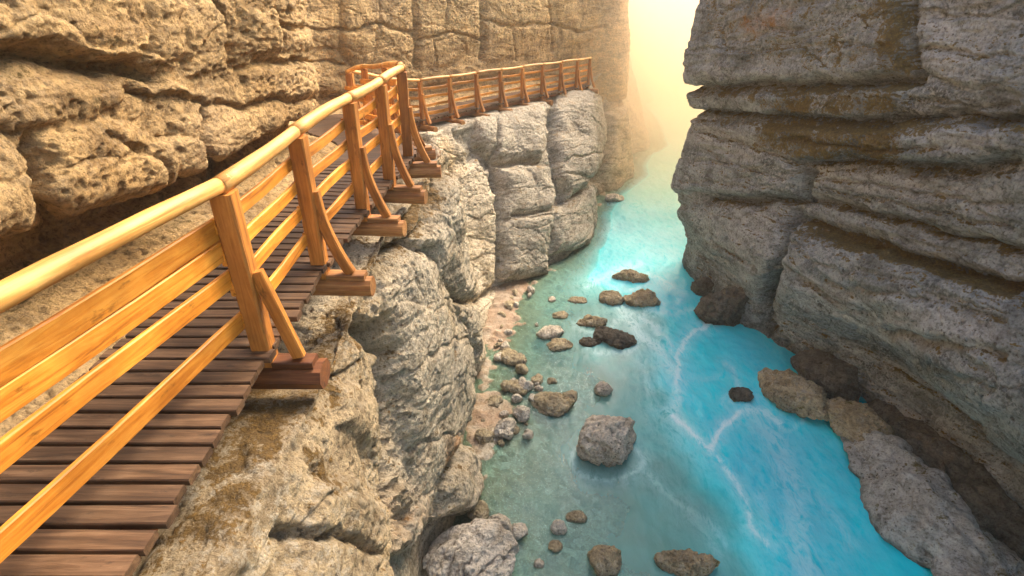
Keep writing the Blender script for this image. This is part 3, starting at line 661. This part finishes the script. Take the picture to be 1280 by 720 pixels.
# ------------------------------------------------------------------ boulders
def ico(sub):
    import bmesh
    bm = bmesh.new(); bmesh.ops.create_icosphere(bm, subdivisions=sub, radius=1)
    v = np.array([x.co[:] for x in bm.verts]); f = np.array([[q.index for q in p.verts] for p in bm.faces], np.int32); bm.free()
    return v, f
ICO = {k: ico(k) for k in (4, 5, 6, 7)}
def boulder(u, v, wpx, hgt, asp, rot, label, mat, sub=5, z=0.0, seed=0, sink=.35, cat='boulder', name='boulder', group=None, cut=.62, loc=None, tilt=0, tex=1.0, grooves=0):
    """wpx: width in photo px; hgt: height as share of width; asp: depth/width"""
    c = on_z(u, v, z) if loc is None else np.array(loc, float)
    d = c[1]*cp-(c[2]-CZ)*sp
    w = wpx*d/FPX/2 if loc is None else wpx/2
    vv, ff = ICO[sub]; P = vv.copy(); sd = 200+seed*7
    rs = np.random.RandomState(sd)
    # chop with random planes for angular facets
    for k in range(9):
        nn = rs.normal(size=3); nn /= np.linalg.norm(nn); h = cut+rs.rand()*.25
        e = P@nn-h; P = P-np.outer(np.where(e > 0, e*.86, 0), nn)
    sc = np.array([1, asp, hgt])
    P = P*sc
    ln = np.linalg.norm(P, axis=1, keepdims=True); nn = vv/np.maximum(sc, .2); nn /= np.linalg.norm(nn, axis=1, keepdims=True)
    P = P+nn*(.22*fbm(P*1.3+seed, 3, sd)+.13*fbm(P*3.2+seed, 4, sd+1, .6)+tex*.05*fbm(P*7+seed, 4, sd+2, .7))[:, None]
    P = P+nn*(-tex*.09*sstep(.05, .3, fbm(P*4+seed, 3, sd+5)))[:, None]
    if sub >= 5: P = P-nn*(tex*.05*sstep(.42, .15, worley(P*6, sd)[0]))[:, None]
    if grooves:
        q = P@np.array([.45, -.80, .40])+.10*fbm(P*1.8, 3, sd+9)
        ph = np.abs((q/grooves) % 1-.5)*grooves
        P = P-nn*(.13*np.exp(-(ph/.022)**2)*sstep(-.35, 0, fbm(P*1.5, 2, sd+11)))[:, None]
    ct, st_ = math.cos(tilt), math.sin(tilt)
    P = P@np.array([[ct, 0, -st_], [0, 1, 0], [st_, 0, ct]])
    ca, sa = math.cos(rot), math.sin(rot)
    P = P@np.array([[ca, sa, 0], [-sa, ca, 0], [0, 0, 1]])
    P = P*w
    me = bpy.data.meshes.new(name); me.from_pydata(P.tolist(), [], ff.tolist())
    me.polygons.foreach_set('use_smooth', np.ones(len(ff), bool)); me.materials.append(mat)
    o = bpy.data.objects.new(name, me); C.objects.link(o)
    o.location = (c[0], c[1], c[2]+hgt*w*(1-2*sink))
    if loc is not None: o.location = tuple(c)
    tag(o, label, cat, group)
    return o
BL, BM, BD = M['boulder'], M['boulder_moss'], M['boulder_dark']
G1 = 'boulders standing in the river'
B = [
 (757, 558, 84, .78, .85, .3, 'biggest pale grey boulder standing alone in the shallows', BL, 6),
 (787, 348, 46, .35, .6, -.2, 'flat cracked boulder farthest upstream of the midstream group', BM, 5),
 (802, 378, 50, .5, .7, .2, 'rounded brown boulder at the right end of the midstream group, washed by foam', BM, 5),
 (764, 374, 34, .45, .9, -.5, 'small low boulder just left of the rounded foam-washed boulder', BM, 5),
 (742, 404, 44, .32, .6, .1, 'flat boulder with an orange crust in the middle of the shallows', BM, 5),
 (768, 424, 54, .38, .7, -.4, 'dark green knobbly boulder below the orange crusted one', BD, 5),
 (738, 428, 30, .3, .7, .3, 'low dark slab beside the knobbly dark green boulder', BD, 5),
 (690, 417, 38, .4, .7, .3, 'pale flat stone near the sand shelf', BL, 5),
 (700, 432, 34, .3, .8, .1, 'olive half sunken stone under the pale flat stone', BM, 4),
 (754, 490, 26, .8, .8, .9, 'upright brown stone upstream of the biggest pale boulder', BL, 5),
 (693, 508, 62, .3, .7, .1, 'broad moss-covered slab barely above the shallows', BM, 5),
 (923, 496, 34, .55, .7, -.3, 'lone dark boulder out in the bright turquoise current', BD, 5),
 (880, 366, 36, .9, .9, -.3, 'dark boulder leaning on the grey cliff where the gorge narrows', BD, 5),
 (858, 706, 78, .45, .5, -.25, 'long flat topped boulder at the lower edge of the river', BM, 6),
 (757, 706, 50, .6, .9, .2, 'round dark olive boulder in the lower shallows', BM, 5),
 (722, 647, 30, .45, .6, .0, 'small flat tan stone, topmost in the lower shallows', BM, 4),
 (699, 662, 22, .9, .9, .3, 'egg shaped pale stone in the lower shallows', BL, 4),
 (694, 684, 20, .5, .9, .9, 'little pale stone touching the egg shaped one', BM, 4),
 (673, 706, 15, .6, .9, .2, 'smallest whitish stone near the striped block', BL, 4),
 (598, 643, 30, .8, 1, .2, 'yellowish olive stone wedged against the pale cliff foot', BM, 5),
 (624, 665, 36, 1.0, .8, -.5, 'tall ochre stone between the cliff foot and the striped block', BL, 5),
 (648, 668, 26, .8, .9, .5, 'knobbly brown stone on the river side of the tall ochre stone', BL, 5),
 (652, 520, 24, .8, 1, .3, 'pale round stone at the water edge above the left bank gravel', BL, 5),
 (632, 540, 34, .7, .9, .7, 'larger ochre stone at the foot of the pale buttress', BL, 5),
 (606, 548, 26, .7, .9, .1, 'brown stone tucked under the pale buttress', BM, 5),
 (668, 500, 18, .6, .9, .4, 'small grey stone left of the moss-covered slab', BL, 4),
 (712, 497, 22, .6, .9, .2, 'small dark stone at the right end of the moss-covered slab', BM, 4),
 (645, 485, 34, .4, .7, -.6, 'sloping olive stone between the sand shelf and the bank', BM, 5),
 (668, 480, 16, .5, .8, .4, 'tiny white stone in the shallow channel', BL, 4),
 (690, 477, 16, .5, .8, .0, 'tiny brown stone in the shallow channel', BM, 4),
 (640, 447, 44, .35, .7, -.6, 'low mossy stone sliding off the sand shelf', BM, 5),
 (618, 505, 24, .6, 1, .9, 'ochre stone against the buttress above the brown stone', BM, 4),
 (700, 395, 22, .3, .8, .3, 'flat brown stone at the upstream end of the shallows', BM, 4),
 (722, 375, 26, .25, .7, -.3, 'thin mossy stone breaking the surface below the far buttress', BM, 4),
 (768, 250, 24, .6, .8, .2, 'tan stone at the foot of the sunlit misty cliff', BL, 4),
 (660, 545, 16, .6, .9, .2, 'small tan stone at the river end of the bank stones', BL, 4),
 (590, 610, 22, .7, .9, .2, 'dark stone in the corner above the yellowish olive stone', BD, 4),
]
for i, (u, v, w, h, a, r, lab, mt, sb_) in enumerate(B):
    boulder(u, v, w, h, a, r, lab, mt, sub=sb_, seed=i, sink=.30 if h > .5 else .42, group=G1)
rs_ = np.random.RandomState(5)
for i in range(38):
    v_ = rs_.uniform(365, 556)
    lo_ = np.interp(v_, [365, 400, 440, 480, 556], [640, 618, 622, 606, 600])
    u_ = lo_+rs_.rand()**1.4*np.interp(v_, [365, 400, 440, 480, 556], [60, 60, 75, 70, 60])
    boulder(u_, v_, 6+14*rs_.rand()**1.6, rs_.uniform(.5, .9), rs_.uniform(.6, 1), rs_.uniform(0, 3), 'small tan stone among the gravel along the foot of the pale cliff', (BL, BM)[i % 2], sub=4, seed=70+i, name='bank_stone', cat='stone', group='small stones along the left gravel bank', sink=.2, z=-.02)
# big loose rocks on the banks
boulder(0, 0, 1.75, .5, .6, 0, 'long brown boulder jammed at the water edge under the dark cliff hollow', BM, sub=6, seed=60, name='boulder', loc=(0, 0, 0)).matrix_world
o = bpy.context.scene.collection.objects[-1]; c = on_z(990, 492, .3); o.location = (c[0]+.1, c[1]+.1, .15); o.rotation_euler = (0, 0, R(-62))
boulder(0, 0, 1.6, .8, .8, 0, 'dark wet rock block at the inner corner of the grey cliff', BD, sub=6, seed=61, loc=(5.75, 12.4, .3))
boulder(0, 0, 5.2, .20, .27, R(-84), 'long pale rock ledge running along the right water edge', M['ledge'], sub=7, seed=62, loc=(6.95, 5.6, .2), name='rock_ledge', cat='rock ledge', cut=.8, tex=.3, tilt=.0)
boulder(0, 0, 1.7, .4, .5, R(-62), 'mossy brown rock ledge between the long pale ledge and the dark hollow', M['boulder_moss'], sub=6, seed=63, loc=(6.85, 7.9, .3), name='rock_ledge', cat='rock ledge', tex=.6)
boulder(0, 0, 1.4, .6, .8, .4, 'striped pale rock block at the bottom of the left cliff foot', M['block'], sub=7, seed=64, loc=(-.6, 5.12, .35), name='rock_block', cat='rock', tex=.35, cut=.7, grooves=.27)

boulder(0, 0, 5.6, .22, .36, R(-82), 'added long black rock standing in for shade in the hollow behind the long pale ledge', BD, sub=6, seed=65, loc=(7.95, 6.1, .05))  # added filler rock, covers the water so the hollow looks dark
boulder(0, 0, 1.7, .6, .6, R(-60), 'added dark rock standing in for shade under the overhang behind the long brown boulder', BD, sub=5, seed=66, loc=(7.0, 9.4, .25))  # added too: dark rock hiding the water gap, in place of cavity shade
# ------------------------------------------------------------------ timber
class MB:
    def __init__(s): s.v = []; s.f = []; s.gc = []; s.r = []
    def extrude(s, pts, prof, up=(0, 0, 1), taper=None, wob=0.0, caps=True, rnd=None, roll=0):
        pts = [np.array(p, float) for p in pts]; k = len(prof); base = len(s.v); rnd = random.random() if rnd is None else rnd
        L = 0; off = random.uniform(0, 50); ph = random.uniform(0, 9)
        for i, p in enumerate(pts):
            t = (pts[min(i+1, len(pts)-1)]-pts[max(i-1, 0)]); t /= np.linalg.norm(t)
            side = np.cross(t, np.array(up, float)); side /= np.linalg.norm(side); u2 = np.cross(side, t)
            if i: L += np.linalg.norm(p-pts[i-1])
            sc = 1 if taper is None else taper[i]
            for j, (a, b) in enumerate(prof):
                w = 1+wob*math.sin(L*5+ph+j*2.1)+wob*.6*math.sin(L*13+ph*2+j)
                s.v.append(p+side*a*sc*w+u2*b*sc*w); s.gc.append((L+off, a+off*.37, b+off*.11)); s.r.append(rnd)
        n_ = len(pts)
        for i in range(n_-1):
            for j in range(k):
                a = base+i*k+j; b = base+i*k+(j+1) % k
                s.f.append((a, b, b+k, a+k))
        if caps:
            s.f.append(tuple(base+j for j in range(k))[::-1]); s.f.append(tuple(base+(n_-1)*k+j for j in range(k)))
    def build(s, name, mat, parent, smooth=False):
        me = bpy.data.meshes.new(name); o0 = np.array(s.v)
        me.from_pydata(o0.tolist(), [], s.f)
        a = me.attributes.new('gc', 'FLOAT_VECTOR', 'POINT'); a.data.foreach_set('vector', np.array(s.gc, np.float32).reshape(-1))
        a = me.attributes.new('rnd', 'FLOAT', 'POINT'); a.data.foreach_set('value', np.array(s.r, np.float32))
        if smooth: me.polygons.foreach_set('use_smooth', np.ones(len(s.f), bool))
        me.materials.append(mat)
        import bmesh
        bm = bmesh.new(); bm.from_mesh(me); bmesh.ops.recalc_face_normals(bm, faces=bm.faces); bm.to_mesh(me); bm.free()
        o = bpy.data.objects.new(name, me); C.objects.link(o)
        if parent: o.parent = parent
        return o
def rect(w, h, c=.008):
    a, b = w/2, h/2
    return [(-a+c, -b), (a-c, -b), (a, -b+c), (a, b-c), (a-c, b), (-a+c, b), (-a, b-c), (-a, -b+c)]
def circ(r, k=12): return [(r*math.cos(2*math.pi*i/k), r*math.sin(2*math.pi*i/k)) for i in range(k)]
def lin(a, b, k): return [np.array(a)+(np.array(b)-np.array(a))*i/(k-1) for i in range(k)]
Zv = np.array([0, 0, 1.0])

walk = bpy.data.objects.new('boardwalk', None); C.objects.link(walk)
tag(walk, 'wooden walkway with orange plank railing clinging to the left cliff and curving away', 'walkway')

# deck planks
mb = MB(); s = .1; SE = float(PS[-1])-.1
while s < SE:
    p, t, nrm = path_at(s)
    j0, j1 = random.uniform(-.025, .02), random.uniform(-.02, .02)
    zj = random.uniform(-.004, .004)
    th = .045
    a = p-nrm*(.01+j0)+Zv*(-th/2+zj); b_ = p+nrm*(W+j1)+Zv*(-th/2-zj)
    a = a+t*random.uniform(-.004, .004)
    mb.extrude(lin(a, b_, 5), rect(.103, th, .006), wob=.006)
    s += .1225
mb.build('deck', M['deck'], walk)
# joists under the deck
for off in (.16, W-.18):
    mb = MB(); pts = []
    for s in np.arange(.2, SE, .5):
        p, t, nrm = path_at(s); pts.append(p+nrm*off+Zv*-.115)
    mb.extrude(pts, rect(.09, .13)); mb.build('joist', M['wetbeam'], walk)

# posts
near_y = [.85, 2.95, 4.17, 5.45, 6.42, 7.38]
posts = [s_of_y(y) for y in near_y]
s = posts[-1]
post_t_end = float(np.interp(15.4, PT, PS))
step = (post_t_end-s)/15
posts += [s+step*(k+1) for k in range(15)]
posts = [posts[0]-1.9]+posts
posts = [max(p_, .15) for p_ in posts]
tops = []
for k, s in enumerate(posts):
    p, t, nrm = path_at(s)
    far = k > 7
    outw = -nrm
    base = p+nrm*(.075+{0: .40, 1: .30}.get(k, 0))
    tilt = random.uniform(-.008, .008)
    HT = 1.07 if k < 10 else (1.0 if k < 12 else .93)
    top = base+Zv*HT+outw*(.02 if k > 1 else -.03)+t*tilt
    if k == 0: top = top
    tops.append((top, t, nrm))
    pw, pd = (.12, .125) if not far else (.10, .105)
    mb = MB()
    q0 = base-Zv*.14; 
    mb.extrude(lin(q0, top, 7), rect(pw, pd, .012), up=nrm, wob=.02)
    post = mb.build('post', M['post'], walk)
    # sleeper on top of the log + log beam
    end = .30 if k == 2 else .36
    zb = -.045 if k != 2 else -.03
    mb = MB()
    mb.extrude(lin(p+nrm*(W+.25)+Zv*(-.235), p+outw*end+Zv*(-.235), 9), circ(.090, 12) if k != 2 else [(a_*1.08, b_*.92) for a_, b_ in circ(.105, 8)], wob=.03)
    beam = mb.build('support_beam', M['beam'] if k != 2 else M['wetbeam'], walk, smooth=False)
    if k < 9:
        mb = MB(); mb.extrude(lin(p+nrm*.02+t*.0+Zv*(-.130), p+outw*(end-.05)+Zv*(-.130), 4), rect(.12, .055, .008), wob=.01)
        mb.build('sleeper', M['beam'] if k != 2 else M['wetbeam'], beam)
    # brace
    mb = MB()
    if k == 2:
        a = base+Zv*.56+outw*.085; b_ = p+outw*(end-.15)+Zv*(-.085)
        mb.extrude(lin(a, b_, 5), rect(.055, .085, .008), up=nrm+Zv*.01, wob=.02)
    else:
        pts = []
        for i in range(11):
            f = i/10
            h = .64*(1-f)-.10*f
            o_ = .07+(end-.17)*f**1.9
            pts.append(base+outw*o_+Zv*h)
        mb.extrude(pts, rect(.075, .085, .01), up=nrm, wob=.02)
    mb.build('brace', M['post'], post)
    if far and k > 9:   # short prop down to the rock
        mb = MB(); mb.extrude(lin(p+outw*.22+Zv*-.28, p+nrm*.25+Zv*-.95, 4), rect(.075, .075, .01), up=t); mb.build('prop', M['beam'], beam)
# handrail poles
HR = .053
for k in range(len(tops)-1):
    (a, t0, n0), (b_, t1, n1_) = tops[k], tops[k+1]
    a = a+Zv*.045; b_ = b_+Zv*.045
    if k > 2: L0 = .0
    pts = []
    sA, sB = posts[k], posts[k+1]
    for i in range(9):
        f = i/8; q = a+(b_-a)*f
        q = q+Zv*.012*math.sin(f*3.14)*(1 if k % 2 else -1)
        pts.append(q)
    d = (pts[-1]-pts[0]); d /= np.linalg.norm(d)
    pts[0] = pts[0]-d*.03; pts[-1] = pts[-1]+d*.05
    mb = MB(); tp = np.linspace(1.0, .86, 9) if k > 0 else np.linspace(1.05, .95, 9)
    mb.extrude(pts, circ(HR if k < 8 else .042, 14), wob=.035, taper=tp); mb.build('handrail', M['hand'], walk, smooth=True)
# rail boards between the posts
for k in range(len(posts)-1):
    (a, t0, n0), (b_, t1, n1_) = tops[k], tops[k+1]
    ha, hb = [1.07 if q_ < 10 else (1.0 if q_ < 12 else .93) for q_ in (k, k+1)]
    a0, b0 = a-Zv*ha, b_-Zv*hb
    if k <= 1: rows_ = [(.845, .135), (.715, .125), (.53, .115), (.215, .12)]
    elif k <= 8: rows_ = [(.865, .095), (.675, .095), (.475, .10), (.23, .10)]
    else: rows_ = [(.74, .07), (.53, .07), (.32, .07), (.10, .09)]
    for (h, w) in rows_:
        mb = MB()
        off = .075 if h > .6 or k > 1 else .075
        d = (b0-a0)/np.linalg.norm(b0-a0)
        q0 = a0+n0*off+Zv*(h+random.uniform(-.012, .012))-d*.06*(1 if k else 0); q1 = b0+n1_*off+Zv*(h+random.uniform(-.012, .012))+d*.06
        lift = Zv*.0
        mb.extrude([p_+Zv*.006*math.sin(i*1.1+h*9) for i, p_ in enumerate(lin(q0, q1, 7))], rect(.028, w, .006), wob=.012)
        mb.build('rail_board', M['rail'], walk)

# ------------------------------------------------------------------ air
def vol_mat(name, col, dens, aniso):
    m, nt, out = new_mat(name)
    v = nt.nodes.new('ShaderNodeVolumePrincipled'); v.inputs['Color'].default_value = (*col, 1)
    v.inputs['Density'].default_value = dens; v.inputs['Anisotropy'].default_value = aniso
    nt.links.new(v.outputs[0], out.inputs['Volume']); return m
def box(name, lo, hi, mat):
    me = bpy.data.meshes.new(name)
    vs = [(x, y, z) for x in (lo[0], hi[0]) for y in (lo[1], hi[1]) for z in (lo[2], hi[2])]
    me.from_pydata(vs, [], [(0, 1, 3, 2), (4, 6, 7, 5), (0, 4, 5, 1), (2, 3, 7, 6), (0, 2, 6, 4), (1, 5, 7, 3)])
    me.materials.append(mat); o = bpy.data.objects.new(name, me); C.objects.link(o); return o
o = box('haze', (-620, -620, -4), (620, 1220, 16), vol_mat('haze_air', (1.0, .90, .74), .0018, .3))
tag(o, 'thin golden haze hanging in the gorge', 'haze', kind='stuff')
v, f = ICO[5]
P = v*np.array([20, 27, 13])*(1+.10*fbm(v*1.3, 3, 300))[:, None]
me = bpy.data.meshes.new('mist'); me.from_pydata(P.tolist(), [], f.tolist()); me.materials.append(vol_mat('golden_mist', (1.0, .86, .68), .11, .5))
o = bpy.data.objects.new('mist', me); C.objects.link(o); o.location = (13, 44.5, 2)
tag(o, 'bright golden mist filling the far end of the gorge', 'mist', kind='stuff')

# ------------------------------------------------------------------ camera, light
cam = bpy.data.cameras.new('camera'); cam.sensor_width = 36; cam.lens = 36*FPX/1280; cam.clip_end = 3000; cam.clip_start = .05
co_ = bpy.data.objects.new('camera', cam); C.objects.link(co_); co_.location = (0, 0, CZ); co_.rotation_euler = (R(90)-PITCH, 0, 0)
bpy.context.scene.camera = co_
AZ, EL = R(38), R(41)     # azimuth from +Y towards +X
sun = bpy.data.lights.new('sun', 'SUN'); sun.energy = 2.0; sun.angle = R(30); sun.color = (1.0, .87, .69)
so = bpy.data.objects.new('sun', sun); C.objects.link(so)
dv = Vector((math.sin(AZ)*math.cos(EL), math.cos(AZ)*math.cos(EL), math.sin(EL)))
so.rotation_euler = dv.to_track_quat('Z', 'Y').to_euler()
w = bpy.data.worlds.new('World'); bpy.context.scene.world = w; w.use_nodes = True
nt = w.node_tree; bg = nt.nodes['Background']
sky = nt.nodes.new('ShaderNodeTexSky'); sky.sky_type = 'NISHITA'; sky.sun_disc = False; sky.sun_elevation = EL; sky.sun_rotation = AZ
sky.air_density = 1.2; sky.dust_density = 5.0; sky.ozone_density = .6
nt.links.new(sky.outputs[0], bg.inputs[0]); bg.inputs[1].default_value = .15
sc = bpy.context.scene
sc.view_settings.view_transform = 'Standard'; sc.view_settings.look = 'None'; sc.view_settings.gamma = 1; sc.view_settings.exposure = 1.76
sc.render.engine = 'CYCLES'; cy = sc.cycles
cy.use_denoising = True; cy.max_bounces = 12; cy.diffuse_bounces = 4; cy.glossy_bounces = 3; cy.transmission_bounces = 3; cy.transparent_max_bounces = 8; cy.volume_bounces = 10
cy.use_adaptive_sampling = True; cy.adaptive_threshold = .02; cy.sample_clamp_indirect = 8
